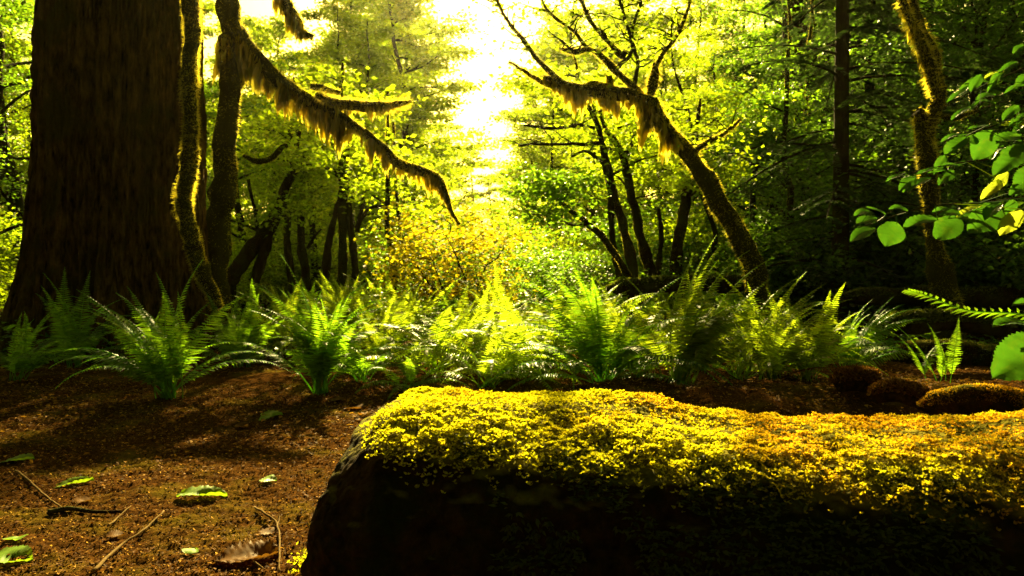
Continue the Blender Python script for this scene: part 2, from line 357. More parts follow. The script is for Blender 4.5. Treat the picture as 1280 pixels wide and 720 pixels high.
# leafy sprays along a twig set
def spray(mb, P, n, size, flat=.08, spread=.25, rng=R, tpl=L4, up=.15):
    P = np.asarray(P); i = rng.integers(0, len(P), n)
    p = P[i] + rng.normal(0, 1, (n, 3)) * [spread, spread, flat]
    leaves(mb, p, rdir(n, -up, rng) + rng.normal(0, .25, (n, 3)), unit(rng.normal(0, .75, (n, 3)) + [0, -.25, .8]), rng.uniform(.7, 1.3, n) * size, rng.uniform(.5, .8, n) * size, tpl)
def crown(wood, leaf, P, rr, rng, t0=.35, limbs=14, llen=2.6, tw=7, nleaf=34, size=.085, up=.35, flat=.09, spread=.26, droop=.0, skip=None):
    H = len(P)
    for a in range(limbs):
        t = t0 + (1 - t0) * (a + rng.random()) / limbs; i = min(int(t * (H - 1)), H - 1); L = llen * (1.15 - .75 * (t - t0) / (1 - t0)) * rng.uniform(.6, 1.2)
        d = rdir(1, up, rng)[0]; s = np.linspace(0, 1, 9)[:, None]
        q = P[i] + d * L * s + np.array([0, 0, 1]) * (-droop * L * s ** 2); q = wob(q, .16 * L, 1.6 / L, rng.random() * 90); q += P[i] - q[0]
        r0 = min(rr[i] * .55, .012 + .014 * L); tube(wood, q, np.linspace(r0, .005, 9), 5, .1, cap=False)
        for b in range(tw):
            k = int(rng.integers(2, 9)); e = d * .5 + rdir(1, .05, rng)[0] * .9; e[2] *= .5; l2 = L * .38 * rng.uniform(.5, 1.2)
            w = q[k] + unit(e) * l2 * np.linspace(0, 1, 5)[:, None]; w = wob(w, .1 * l2, 3 / l2, rng.random() * 90); w += q[k] - w[0]
            tube(wood, w, np.linspace(.007, .002, 5), 3, cap=False)
            if skip is not None and skip(w[-1]): continue
            spray(leaf, w[1:], int(nleaf * rng.uniform(.5, 1.4)), size, flat, spread, rng)

def conifer_boughs(wood, leaf, H, z0, R0, rng, nb=60, size=.07, per=26, droop=.35):
    for a in range(nb):
        t = (a + rng.random()) / nb; z = z0 + (H - z0) * t; L = R0 * (1 - t * .85) * rng.uniform(.6, 1.15)
        d = rdir(1, .1, rng)[0]; s = np.linspace(0, 1, 8)[:, None]; q = np.array([0, 0, z]) + d * L * s + np.array([0, 0, -1]) * (droop * L * s ** 1.8)
        tube(wood, q, np.linspace(.025, .005, 8), 4, cap=False); side = unit(np.cross(d, [0, 0, 1.]))
        for b in range(13):
            k = rng.uniform(.12, 1); c = q[0] + d * L * k + np.array([0, 0, -1]) * droop * L * k ** 1.8; l2 = (.2 + .38 * L * (1 - k)) * rng.uniform(.6, 1.1)
            e = unit(side * (1 if b % 2 else -1) + d * .6 + [0, 0, -.35]); m = int(per); u = np.linspace(.05, 1, m)[:, None]
            w = c + e * l2 * u + np.array([0, 0, -1]) * .25 * l2 * u ** 2
            for sg in (1, -1):
                sd = unit(np.cross(e, [0, 0, 1.])) * sg
                leaves(leaf, w, unit(sd + e * .7 + rng.normal(0, .2, (m, 3))), unit(rng.normal(0, .25, (m, 3)) + [0, 0, 1]), size * (1.15 - .6 * u[:, 0]) * rng.uniform(.7, 1.2, m), size * .32, DIA)

# ------------------------------------------------------------------ big trunk on the left
Yt = 8.6
bt = thing("conifer_tree", "huge dark old trunk at the left with furrowed bark and flared roots", "tree", (*at(150, 420, Yt)[:2], 0))
c = at(131, 340, Yt); cx_, cy_ = c[0], Yt + .3
def big_trunk():
    ns, nz = 260, 420; zz = np.concatenate([np.linspace(-.3, 6.5, 330), np.linspace(6.55, 26, 90)]); a = np.linspace(0, 2 * np.pi, ns, endpoint=False)
    A, Zz = np.meshgrid(a, zz); r = .69 + .02 * np.cos(A * 2) - .026 * np.clip(Zz - 4, 0, 99)
    r = np.maximum(r, .22)
    fl = np.exp(-np.clip(Zz, 0, 99) / .75); lobes = .18 + .30 * np.clip(np.cos(A * 5 + .6 + .5 * np.sin(A)), 0, 1)
    r = r + fl * lobes + .07 * np.exp(-np.clip(Zz, 0, 99) / 2.)
    cs = np.stack([np.cos(A) * 5.5, np.sin(A) * 5.5, Zz * .8], -1)
    rid = 1 - np.abs(fbm(cs * np.array([1.6, 1.6, .55]) + 3, 3)) * 2.2; rid2 = 1 - np.abs(fbm(cs * np.array([3.5, 3.5, 1.3]) + 9, 3)) * 2
    r = r + .09 * rid + .08 * rid2 + .02 * fbm(cs * np.array([9, 9, 6]), 2) + .05 * fbm(cs * .4, 2)
    x = cx_ + r * np.cos(A) + .018 * Zz; y = cy_ + r * np.sin(A)
    mb = MB(); n = len(zz); i = np.arange(n - 1)[:, None] * ns; j = np.arange(ns)[None]; k = (j + 1) % ns
    mb.add(np.stack([x, y, Zz], -1).reshape(-1, 3), [np.stack([i + j, i + k, i + ns + k, i + ns + j], -1).reshape(-1, 4)], True); return mb
part("trunk", big_trunk(), M['bark_big'], bt)
wood, leaf = MB(), MB(); rg = np.random.default_rng(11)
conifer_boughs(wood, leaf, 26, 8.5, 6.5, rg, 80, .22, 12, .3)
for m_, off in ((wood, 0), (leaf, 0)): m_.V = [v_ + np.array([cx_ + .2, cy_, 0]) for v_ in m_.V]
cr_ = part("crown", leaf, M['needle'], bt); part("boughs", wood, M['bark'], bt)

# the mossy stem that runs up beside it
P, rr = pixpath([(272, 385, 7), (262, 360, 8), (250, 335, 9), (240, 305, 10), (233, 270, 10), (232, 235, 9), (236, 195, 9), (238, 150, 9), (236, 100, 10), (240, 50, 10), (238, 0, 10), (236, -60, 10)], 7.9, 90, .5)
P = wob(P, .05, 2.5, 4); rr = rr * (1 + .22 * fbm(P * 5, 2)); st = thing("mossy_tree", "thin mossy stem growing close beside the right edge of the huge trunk", "tree", (*P[0][:2], 0))
mb = MB(); tube(mb, P, rr, 12, .35, 14); part("trunk", mb, M['bark_moss'], st)
mb = MB(); fuzz(mb, P, rr, 1500, .05); tag(part("moss", mb, M['fringe'], st), kind="stuff")

# ------------------------------------------------------------------ hand placed mossy trees
def mossy_tree(name, label, trunk, Y, branches, fz=.05, fr=.0, dY=0, frn=350, seed=1, leafn=0, lmat='leaf_yellow', crown_kw=None, extra_up=None, bark='bark_moss', tw=0):
    rg = np.random.default_rng(seed)
    P, rr = pixpath(trunk, Y, 70, dY); rr = rr * (.82 if seed in (9, 14) else 1)

    base = P[0].copy(); g0 = gz(base[0], base[1])
    if P[0][2] > g0: P = np.vstack([[base[0] - (P[1] - P[0])[0] * 2, base[1], g0 - .15], P]); rr = np.concatenate([[rr[0] * 1.3], rr])
    if extra_up is not None:
        e = P[-1] + np.outer(np.linspace(0, 1, 12)[1:], extra_up); P = np.vstack([P, e]); rr = np.concatenate([rr, np.linspace(rr[-1], .02, 11)])
    P = wob(P, .13 if seed == 9 else .07, 1.8, seed); rr = rr * (1 + .25 * fbm(P * 4 + seed, 2))
    t = thing(name, label, "tree", (P[0][0], P[0][1], g0))
    tmb = MB(); tube(tmb, P, rr, 14, .3, 9)
    hm, ff, lf, twm = MB(), MB(), MB(), tmb
    if fz: fuzz(ff, P, rr, 900 * (9 / Y), fz, rg)
    if fr and trunk[0][1] < -999: fringe(hm, P, rr, frn, fr, rg)
    for k, b in enumerate(branches):
        opt = b[-1] if isinstance(b[-1], dict) else {}
        pts = [q for q in b if not isinstance(q, dict)]
        Q, r2 = pixpath(pts, Y + opt.get('y', 0), 44, opt.get('dY', 0)); Q = wob(Q, .03, 3, seed + k); r2 = r2 * (1 + .3 * fbm(Q * 6, 2))
        mb = MB(); tube(mb, Q, r2, 8, .3, 12)
        if opt.get('tw', 0): twiglets(mb, Q, r2, opt['tw'], opt.get('twl', .5), rg)
        bo = part("branch", mb, M[bark], t)
        if opt.get('fz', fz) >= .03:
            fm = MB(); fuzz(fm, Q, r2, 700, opt.get('fz', fz), rg); tag(link("moss", fm.mesh("moss", M['fringe'], t.matrix_basis.translation), bo), kind="stuff")
        if opt.get('fr', 0):
            fm = MB(); fringe(fm, Q, r2, opt.get('n', frn), opt['fr'], rg); tag(link("hanging_moss", fm.mesh("hanging_moss", M['fringe'], t.matrix_basis.translation), bo), kind="stuff")
        if opt.get('leaf', 0): spray(lf, Q[len(Q) // 3:], opt['leaf'], .07, .18, .28, rg)
    if crown_kw: crown(twm, lf, P, rr, rg, **crown_kw)
    if ff.n: tag(part("moss", ff, M['fringe'], t), kind="stuff")
    if hm.n: tag(part("hanging_moss", hm, M['fringe'], t), kind="stuff")
    if lf.n: part("foliage", lf, M[lmat], t)
    part("trunk", tmb, M[bark], t)
    return t

mossy_tree("mossy_tree", "slender tree right of the huge trunk whose long shaggy branch droops towards the bright gap", 
    [(272, 400, 20), (268, 345, 17), (272, 300, 16), (279, 240, 15), (284, 180, 14), (289, 120, 13), (291, 60, 13), (288, 0, 12), (286, -60, 11)], 10.5,
    [[(290, 35, 12), (303, 48, 9), (325, 78, 9), (352, 104, 9), (385, 125, 8), (420, 145, 7), (450, 162, 6), (478, 182, 5), (495, 203, 6), (520, 213, 6), (545, 222, 5), (556, 240, 3), (564, 262, 2.5), (573, 280, 2), {'fr': .33, 'fz': .05, 'n': 900, 'dY': -1.}],
     [(395, 118, 4), (420, 130, 6), (455, 133, 7), (490, 131, 5), (514, 127, 2), {'fr': .16, 'fz': .09, 'n': 900, 'y': -.4}],
     [(345, -20, 6), (362, 15, 8), (378, 38, 6), (392, 45, 3), {'fr': .28, 'fz': .08, 'n': 900, 'y': -.5}],
     [(388, 108, 3), (400, 110, 4), (425, 117, 3), {'fz': .07, 'y': .3}],
     [(290, 45, 14), (292, 60, 15), (290, 85, 12), {'fr': .5, 'n': 1200, 'fz': .1}],
     [(303, 195, 2), (322, 202, 3.5), (340, 198, 3.5), (352, 185, 3), (360, 182, 2), {'fz': .03, 'y': .7}]],
    fz=.045, seed=5, extra_up=np.array([.6, -1.5, 7.5]), lmat='leaf_deep', crown_kw=dict(t0=.945, limbs=26, llen=6.0, tw=12, nleaf=60, size=.26, flat=.25, spread=.5, up=.12, skip=lambda q: q[2] < 2.2 + .39 * q[1]))  # wide crown above the view, added as a canopy against skylight
mossy_tree("mossy_tree", "thick mossy tree leaning left over the ferns with a level shaggy bough",
    [(972, 430, 18.7), (958, 378, 16.4), (932, 320, 14.8), (906, 264, 14.0), (880, 218, 12.5), (855, 186, 11.7), (835, 162, 10.9), (818, 138, 10.1), (800, 122, 7.8), (765, 116, 7.0), (720, 110, 5.5), (685, 101, 3.9), (655, 88, 2.7), (632, 78, 1.6)], 9.2,
    [[(812, 128, 8), (790, 120, 9), (760, 116, 9), (715, 109, 6), (680, 98, 4), {'fr': .30, 'n': 1300, 'fz': .06}],
     [(815, 125, 8), (820, 145, 11), (835, 165, 9), (850, 185, 5), {'fr': .36, 'n': 1000, 'fz': .06, 'y': -.1}],
     [(800, 118, 5), (768, 86, 4.5), (742, 63, 3.5), (718, 64, 4), (700, 60, 1.5), {'fz': .05, 'tw': 14, 'leaf': 132}],
     [(812, 118, 5), (816, 105, 8), (819, 90, 5), (818, 80, 2), {'fz': .06}],
     [(782, 70, 5), (770, 64, 4), (748, 38, 3), (728, 5, 2.5), (715, -35, 2), {'tw': 18, 'leaf': 172, 'fz': .03}],
     [(763, 112, 4), (762, 100, 5), (760, 92, 2), {'fz': .05}],
     [(818, 85, 3), (830, 66, 3), (848, 42, 2.5), (862, 5, 2), (866, -30, 1.5), {'tw': 18, 'leaf': 200, 'fz': .03}],
     [(700, 102, 4), (672, 76, 3), (650, 45, 2.5), (628, 15, 2), (612, -25, 1.5), {'tw': 18, 'leaf': 132, 'fz': .03}],
     [(735, 66, 3), (718, 40, 2.5), (690, 18, 2), (672, -15, 1.5), {'tw': 16, 'leaf': 132, 'fz': .03}],
     [(792, 112, 3), (797, 80, 2.5), (790, 45, 2), (802, 0, 1.5), {'tw': 18, 'leaf': 172, 'fz': .02}],
     [(770, 88, 3), (790, 60, 2), (782, 22, 2), (768, -20, 1.5), {'tw': 18, 'leaf': 172, 'fz': .02}],
     [(862, 195, 4), (880, 180, 3), (905, 168, 2.5), (925, 150, 1.5), {'tw': 6, 'leaf': 172, 'fz': .04}]],
    fz=.05, fr=.2, seed=9)
mossy_tree("mossy_tree", "crooked tree behind the leafy twigs, golden moss shaggy down its left edge",
    [(1185, 430, 22.1), (1176, 360, 18.7), (1166, 310, 13.6), (1160, 260, 11.9), (1160, 205, 11.9), (1158, 165, 11.9), (1166, 145, 10.2), (1172, 115, 10.2), (1168, 80, 11.0), (1155, 50, 10.2), (1143, 20, 10.2), (1132, -15, 10.2)], 9.0,
    [[(1160, 200, 10), (1152, 150, 8), (1146, 142, 7), {'fz': .10}],
     [(1170, 118, 6), (1158, 75, 7), (1142, 35, 6), (1128, 0, 5), {'fz': .10, 'fr': .16, 'n': 1100, 'y': -.15}],
     [(1172, 145, 3), (1195, 148, 3), (1220, 140, 2), {'fz': .03, 'tw': 3}]],
    fz=.05, seed=14, extra_up=np.array([-.8, -1.2, 7.5]), lmat='leaf_deep', crown_kw=dict(t0=.945, limbs=26, llen=6.0, tw=12, nleaf=60, size=.26, flat=.25, spread=.5, up=.12, skip=lambda q: q[2] < 2.2 + .39 * q[1]))  # out-of-view crown added here too, to shut off the overhead sky

# the darker trunks behind, each its own tree
def wtree(label, trunk, Y, br=(), seed=1, mat='leaf_yellow', top=6., **kw):
    ck = dict(t0=.35, limbs=12, llen=2.4, tw=7, nleaf=60, size=.09); ck.update(kw)
    trunk = [(a, b, c * .75) for a, b, c in trunk]; br = [[(q[0], q[1], q[2] * .75) if isinstance(q, tuple) else q for q in b] for b in br]
    P0, P1 = at(trunk[-2][0], trunk[-2][1], Y), at(trunk[-1][0], trunk[-1][1], Y); d = unit(P1 - P0) * .5 + [0, 0, .6]
    mossy_tree("broadleaf_tree", label, trunk, Y, list(br), .018, 0, seed=seed, lmat=mat, crown_kw=ck if kw.get('limbs', 12) else None, extra_up=unit(d) * top if top else None, bark='bark')
wtree("low forked dark trunk leaning right beside the slender mossy tree", [(285, 355, 14), (312, 315, 12), (335, 285, 11), (352, 252, 9), (366, 215, 7)], 13, [[(318, 352, 10), (328, 320, 10), (338, 285, 7)], [(323, 300, 3.5), (318, 262, 3), (311, 225, 2.5)]], 21, 'leaf_yellow', .8, limbs=5, llen=1.2)
wtree("straight dark stem of a pair just right of the leaning trunk", [(364, 355, 7), (360, 310, 6), (363, 260, 6), (358, 205, 5), (365, 150, 4)], 14, [], 22, 'leaf_yellow', .8, limbs=5, llen=1.2)
wtree("dark stem with a short side branch, right one of the pair beside the leaning trunk", [(383, 355, 8), (376, 315, 7), (374, 270, 6), (380, 215, 5), (372, 160, 4)], 14.3, [[(384, 310, 2.5), (394, 295, 2.5), (402, 285, 1.5)]], 23, 'leaf_yellow', .8, limbs=5, llen=1.2)
wtree("thickest dark trunk of the clump left of the shrub, splitting in three near the ground", [(428, 355, 9), (430, 300, 8), (431, 245, 9), (428, 205, 8), (433, 165, 5), (428, 120, 4)], 12.5, [[(406, 352, 7), (411, 300, 6), (418, 270, 5), (428, 245, 5)], [(444, 350, 7), (440, 300, 6), (437, 260, 6), (436, 225, 5)], [(446, 290, 3.5), (452, 262, 3), (458, 240, 3), (476, 232, 2)], [(446, 285, 2.5), (460, 262, 2.5), (482, 257, 2)], [(428, 222, 4), (418, 213, 3), (411, 216, 2)]], 24, 'leaf_yellow', .6, limbs=6, llen=1.2)
wtree("thin bare pale brown stem under the drooping end of the mossy branch", [(493, 340, 6), (488, 300, 5), (485, 255, 4.5), (486, 210, 4), (484, 160, 3)], 12, [], 25, 'leaf_yellow', .6, limbs=3, llen=1.)
wtree("very thin stem close to the right of the bare pale brown stem", [(504, 335, 3), (499, 290, 3), (497, 240, 2.5), (493, 200, 2.5)], 12.3, [], 26, 'leaf_yellow', .6, limbs=3, llen=.8)
wtree("many stemmed dark tree with two level bare branches reaching into the bright gap", [(792, 345, 10), (782, 290, 8), (768, 245, 7), (757, 205, 7), (748, 165, 5), (733, 133, 4), (722, 100, 3)], 12, [[(775, 345, 6), (765, 290, 5), (762, 240, 5), (752, 200, 4)], [(752, 180, 3.5), (715, 180, 3), (680, 179, 2.5), (648, 182, 2), {'tw': 12}], [(745, 160, 3), (725, 156, 3), (690, 160, 2.5), (655, 156, 1.5), {'tw': 12}], [(757, 210, 3.5), (735, 190, 3), (715, 195, 2), {'tw': 4}]], 27, 'leaf_yellow', .5, limbs=5, llen=1.4)
wtree("dark stem with a v shaped fork just left of the thick mossy leaning tree", [(815, 345, 10), (803, 295, 8), (792, 250, 8), (780, 200, 6), (768, 175, 5), (757, 160, 4)], 12.4, [[(783, 200, 4), (790, 180, 3.5), (797, 160, 3)]], 28, 'leaf_yellow', .5, limbs=5, llen=1.2)
wtree("low bare branch arching left from behind the ferns in the middle", [(790, 350, 7), (757, 300, 5), (735, 278, 5), (705, 258, 4), (685, 238, 3.5), (662, 226, 2)], 11, [[(700, 255, 2), (690, 230, 1.5), (688, 210, 1)]], 29, 'leaf_green', 0, limbs=4, llen=.8)
wtree("upright dark trunk behind the foot of the thick mossy leaning tree", [(845, 350, 12), (850, 300, 9), (858, 250, 8), (866, 215, 6), (872, 160, 5)], 13, [[(880, 340, 5), (895, 300, 4), (882, 255, 4), (870, 235, 3)], [(822, 345, 6), (826, 300, 4), (822, 260, 4)]], 30, 'leaf_yellow', .5, limbs=5, llen=1.3)
wtree("dark upright stem right of the thick mossy leaning tree", [(990, 360, 7), (986, 310, 6), (988, 250, 6), (982, 190, 5), (984, 130, 4)], 13.5, [[(930, 200, 3), (960, 215, 2), (984, 235, 2)]], 31, 'leaf_green', 2., limbs=8, llen=1.8)
wtree("thin dark stem between the two upright stems near the tall conifer", [(1012, 360, 5), (1008, 300, 4), (1003, 240, 4), (1007, 180, 3)], 14.5, [], 32, 'leaf_deep', 5, nleaf=75)
wtree("thin y shaped dark tree high at the upper right", [(1212, 330, 6), (1222, 200, 5), (1219, 120, 6), (1222, 70, 5), (1232, 20, 4), (1240, -20, 3)], 13, [[(1220, 60, 4), (1208, 38, 3), (1190, 18, 2.5)]], 33, 'leaf_deep', 4, nleaf=75)

# ------------------------------------------------------------------ repeating trees
def proto_tree(seed, H, kind, size=.085, limbs=20, llen=2.8, nleaf=80, t0=.12, tw=8):
    rg = np.random.default_rng(seed); w, l = MB(), MB()
    if kind == 'broad':
        t = np.linspace(0, 1, 24)[:, None]; P = np.array([0, 0, H]) * t + np.array([1, 0, 0]) * .8 * np.sin(t * 3 + seed) * t; P = wob(P, .35, .5, seed); P -= P[0]; P[0, 2] = -.3
        rr = np.linspace(.11 + .008 * H, .02, 24); tube(w, P, rr, 9, .2, 5); tw_ = MB(); crown(w, l, P, rr, rg, t0, limbs, llen, tw, nleaf, size, .3, .10, .30, .1)
    elif kind == 'conifer':
        t = np.linspace(0, 1, 24)[:, None]; P = np.array([0, 0, H]) * t; P[0, 2] = -.3; tube(w, P, np.linspace(.05 + .006 * H, .02, 24), 10, .15, 5)
        conifer_boughs(w, l, H, t0 * H, llen, rg, limbs, size, 22)
    elif kind == 'shrub':
        for a in range(11):
            d = rdir(1, rg.uniform(.6, 2.2), rg)[0]; q = d * H * np.linspace(0, 1, 9)[:, None] * rg.uniform(.7, 1.1); q = wob(q, .25, 1.2, a * 7 + seed); q -= q[0]
            tube(w, q, np.linspace(.018, .004, 9), 4, cap=False)
            for b in range(tw):
                k = rg.integers(2, 9); e = unit(rdir(1, .2, rg)[0] + d * .4) * H * .28; z = q[k] + e * np.linspace(0, 1, 4)[:, None]; tube(w, z, np.linspace(.006, .002, 4), 3, cap=False)
                spray(l, z[1:], nleaf, size, .08, .16, rg)
    return w, l
PR = {}
def mkproto(key, seed, H, kind, **kw):
    w, l = proto_tree(seed, H, kind, **kw); PR[key] = (w, l, kind)
mkproto('b1', 101, 9, 'broad'); mkproto('b2', 102, 12, 'broad', limbs=24, llen=3.2); mkproto('b3', 103, 7, 'broad', llen=2.3)
mkproto('f1', 104, 14, 'broad', size=.19, limbs=30, llen=3.8, nleaf=50, t0=.06); mkproto('f2', 105, 17, 'broad', size=.21, limbs=32, llen=4.2, nleaf=50, t0=.08)
mkproto('c1', 106, 15, 'conifer', size=.12, limbs=120, llen=2.6, t0=.06); mkproto('c2', 107, 24, 'conifer', size=.26, limbs=110, llen=4.2, t0=.22)
mkproto('s1', 108, 1.5, 'shrub', size=.06, nleaf=60, tw=10); mkproto('s2', 109, 2.1, 'shrub', size=.085, nleaf=55, tw=10)
_mc = {}
def pm(key, mat):
    if (key, mat) not in _mc:
        w, l, kind = PR[key]
        if ('w', key) not in _mc: _mc[('w', key)] = w.mesh("trunk", M['bark'])
        _mc[(key, mat)] = l.mesh("crown", M[mat])
    return _mc[('w', key)], _mc[(key, mat)], PR[key][2]
def plant(key, x, y, s, mat, label, cat, name, group=None, rz=None, sz=1.):
    w, l, kind = pm(key, mat); t = thing(name, label, cat, (x, y, float(gh(np.array([x]), np.array([y]))[0])), group)
    t.rotation_euler = (0, 0, R.uniform(0, 6.28) if rz is None else rz); t.scale = (s, s, s * sz)
    link("stems" if kind == 'shrub' else "trunk", w, t); link("foliage" if kind == 'shrub' else "crown", l, t); return t
def px(p, Y): return (p - 640) / F * Y

# named ones
plant('c1', px(1050, 11.5), 11.5, .95, 'needle', "dark feathery conifer right of centre, standing alone against the shaded thicket", "conifer", "conifer_tree")
plant('c1', px(1085, 16), 16, 1.0, 'needle', "dark conifer half hidden behind the feathery one, left of the crooked mossy tree", "conifer", "conifer_tree")
def pole(label, p, Y, r, H=24):
    x = px(p, Y); t = thing("conifer_tree", label, "conifer", (x, Y, 0)); mb = MB(); q = np.array([[x, Y, z] for z in np.linspace(-.2, H, 60)]); q = wob(q, .12, .4, p)
    tube(mb, q, np.linspace(r * 1.15, r * .5, 60), 20, .12, 5); part("trunk", mb, M['bark'], t)
    w, l = MB(), MB(); conifer_boughs(w, l, H, 12, 3.6, np.random.default_rng(int(p)), 50, .26, 10); 
    for m_ in (w, l): m_.V = [v_ + np.array([x, Y, 0]) for v_ in m_.V]
    part("crown", l, M['needle'], t); part("boughs", w, M['bark'], t)
pole("tall straight brown trunk rising above the foliage at the top, left of a close pair", 990, 20, .30)
pole("tall straight trunk at the top right, left one of a close pair", 1038, 24, .26)
pole("tall straight trunk at the top right, right one of a close pair", 1060, 24, .26)
plant('s1', px(578, 11), 11, 1.3, 'leaf_golden', "rounded golden shrub glowing in the light under the bright gap", "shrub", "shrub", sz=.85)
plant('s1', px(532, 11.8), 11.8, .95, 'leaf_green', "green shrub behind the ferns, below the tip of the drooping mossy branch", "shrub", "shrub")
plant('s2', px(690, 13), 13, .85, 'leaf_green', "low green shrub right of the bright gap behind the arching bare branch", "shrub", "shrub", sz=.8)

# undergrowth and trees in the depth of the wood
rg = np.random.default_rng(77)
def gap(p): return 515 < p < 672
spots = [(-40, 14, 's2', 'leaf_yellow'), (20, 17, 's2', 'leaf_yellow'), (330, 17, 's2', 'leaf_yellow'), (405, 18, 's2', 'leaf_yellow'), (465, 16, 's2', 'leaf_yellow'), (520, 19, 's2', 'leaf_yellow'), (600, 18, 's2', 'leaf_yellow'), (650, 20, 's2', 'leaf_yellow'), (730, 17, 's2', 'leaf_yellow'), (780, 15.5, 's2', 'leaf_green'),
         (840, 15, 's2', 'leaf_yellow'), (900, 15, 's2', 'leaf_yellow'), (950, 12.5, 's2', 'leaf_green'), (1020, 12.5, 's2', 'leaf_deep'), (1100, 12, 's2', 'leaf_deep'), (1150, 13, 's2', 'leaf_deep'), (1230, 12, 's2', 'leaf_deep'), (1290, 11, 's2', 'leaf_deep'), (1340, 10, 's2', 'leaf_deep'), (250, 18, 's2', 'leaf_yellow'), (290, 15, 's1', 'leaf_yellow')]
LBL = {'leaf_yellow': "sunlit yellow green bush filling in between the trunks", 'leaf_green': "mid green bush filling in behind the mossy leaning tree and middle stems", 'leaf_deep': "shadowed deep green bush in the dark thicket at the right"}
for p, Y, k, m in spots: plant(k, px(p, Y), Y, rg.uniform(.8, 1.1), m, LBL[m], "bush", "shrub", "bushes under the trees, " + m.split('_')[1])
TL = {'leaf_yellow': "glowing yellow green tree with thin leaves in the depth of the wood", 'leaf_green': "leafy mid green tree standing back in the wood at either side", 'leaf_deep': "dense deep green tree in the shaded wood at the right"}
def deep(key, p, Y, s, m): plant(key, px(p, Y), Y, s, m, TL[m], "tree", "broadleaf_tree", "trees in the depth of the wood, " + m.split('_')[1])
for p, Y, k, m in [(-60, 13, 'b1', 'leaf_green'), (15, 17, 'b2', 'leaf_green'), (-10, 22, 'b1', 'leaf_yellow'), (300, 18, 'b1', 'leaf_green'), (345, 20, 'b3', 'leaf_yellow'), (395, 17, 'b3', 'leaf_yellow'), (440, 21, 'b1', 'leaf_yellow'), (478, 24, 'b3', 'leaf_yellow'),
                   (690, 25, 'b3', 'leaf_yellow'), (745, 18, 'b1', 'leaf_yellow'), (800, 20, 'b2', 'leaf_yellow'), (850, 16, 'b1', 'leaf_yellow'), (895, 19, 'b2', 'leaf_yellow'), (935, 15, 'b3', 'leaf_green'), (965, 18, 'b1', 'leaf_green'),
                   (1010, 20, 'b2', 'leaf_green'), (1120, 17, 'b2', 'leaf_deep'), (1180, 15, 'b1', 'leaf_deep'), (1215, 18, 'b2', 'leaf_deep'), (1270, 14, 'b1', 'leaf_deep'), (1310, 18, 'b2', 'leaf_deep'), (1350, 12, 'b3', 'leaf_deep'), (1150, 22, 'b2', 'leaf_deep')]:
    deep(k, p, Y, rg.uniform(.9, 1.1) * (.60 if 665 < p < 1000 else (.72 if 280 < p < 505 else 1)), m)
for Y in (28, 35, 44, 55):
    for p in np.arange(-160, 1450, 62 + 0 * Y):
        q = p + rg.uniform(-22, 22); 
        if gap(q): continue
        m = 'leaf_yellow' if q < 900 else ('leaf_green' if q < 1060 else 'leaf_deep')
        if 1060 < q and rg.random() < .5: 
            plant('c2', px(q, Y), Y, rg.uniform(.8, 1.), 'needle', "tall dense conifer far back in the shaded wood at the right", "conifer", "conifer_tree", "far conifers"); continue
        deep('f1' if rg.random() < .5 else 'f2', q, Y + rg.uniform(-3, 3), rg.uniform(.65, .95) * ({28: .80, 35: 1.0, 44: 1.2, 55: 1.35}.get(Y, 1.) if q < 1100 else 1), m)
for p, Y, s in [(870, 40, 1.2), (925, 42, 1.25), (800, 44, 1.25), (450, 42, 1.2), (482, 48, 1.25), (500, 45, 1.15), (535, 55, 1.25), (560, 62, .95), (590, 66, .85), (612, 60, .62), (640, 58, .62), (662, 50, .85), (668, 38, .72), (690, 46, 1.2), (515, 34, .55), (580, 42, .28), (540, 38, .3), (625, 40, .3), (660, 45, .4)]:
    deep('f1', p, Y, s, 'leaf_yellow')
# unseen trees and bushes added beside and behind the camera to block skylight
for k, (x, y, s) in enumerate([(-8.5, 3, 1.), (8.5, 4, 1.), (-6, -1, 1.1), (6, -.5, 1.1), (-3, -4.5, 1.2), (3, -4, 1.2), (0, -9, 1.3), (10, -4, 1.1), (-10, -4, 1.1), (-7, -9, 1.2), (7, -9, 1.2), (13, 2, 1.1), (-13, 2, 1.1)]):
    plant('c2', x, y, s, 'needle', "unseen tall conifer added beside or behind the viewpoint to block skylight", "conifer", "conifer_tree", "conifers added to block skylight")
for k, (x, y, s) in enumerate([(-7, -.5, 1.6), (7, -.5, 1.6), (-4.5, -3, 1.8), (4.5, -3, 1.8), (-1.5, -5, 2.), (2, -5.5, 2.), (-8, -3, 1.8), (8, -3, 1.8), (-9.5, 2.2, 2.0), (-12, 4.8, 2.2), (-15, 7, 2.4), (-6, -1.5, 2.3), (-10, 0, 2.5)]):
    plant('s2', x, y, s * 1.15, 'leaf_deep', "unseen tall bush added round the viewpoint to block light", "bush", "shrub", "bushes added to block light")  # bushes put in out of view to keep low light off the scene

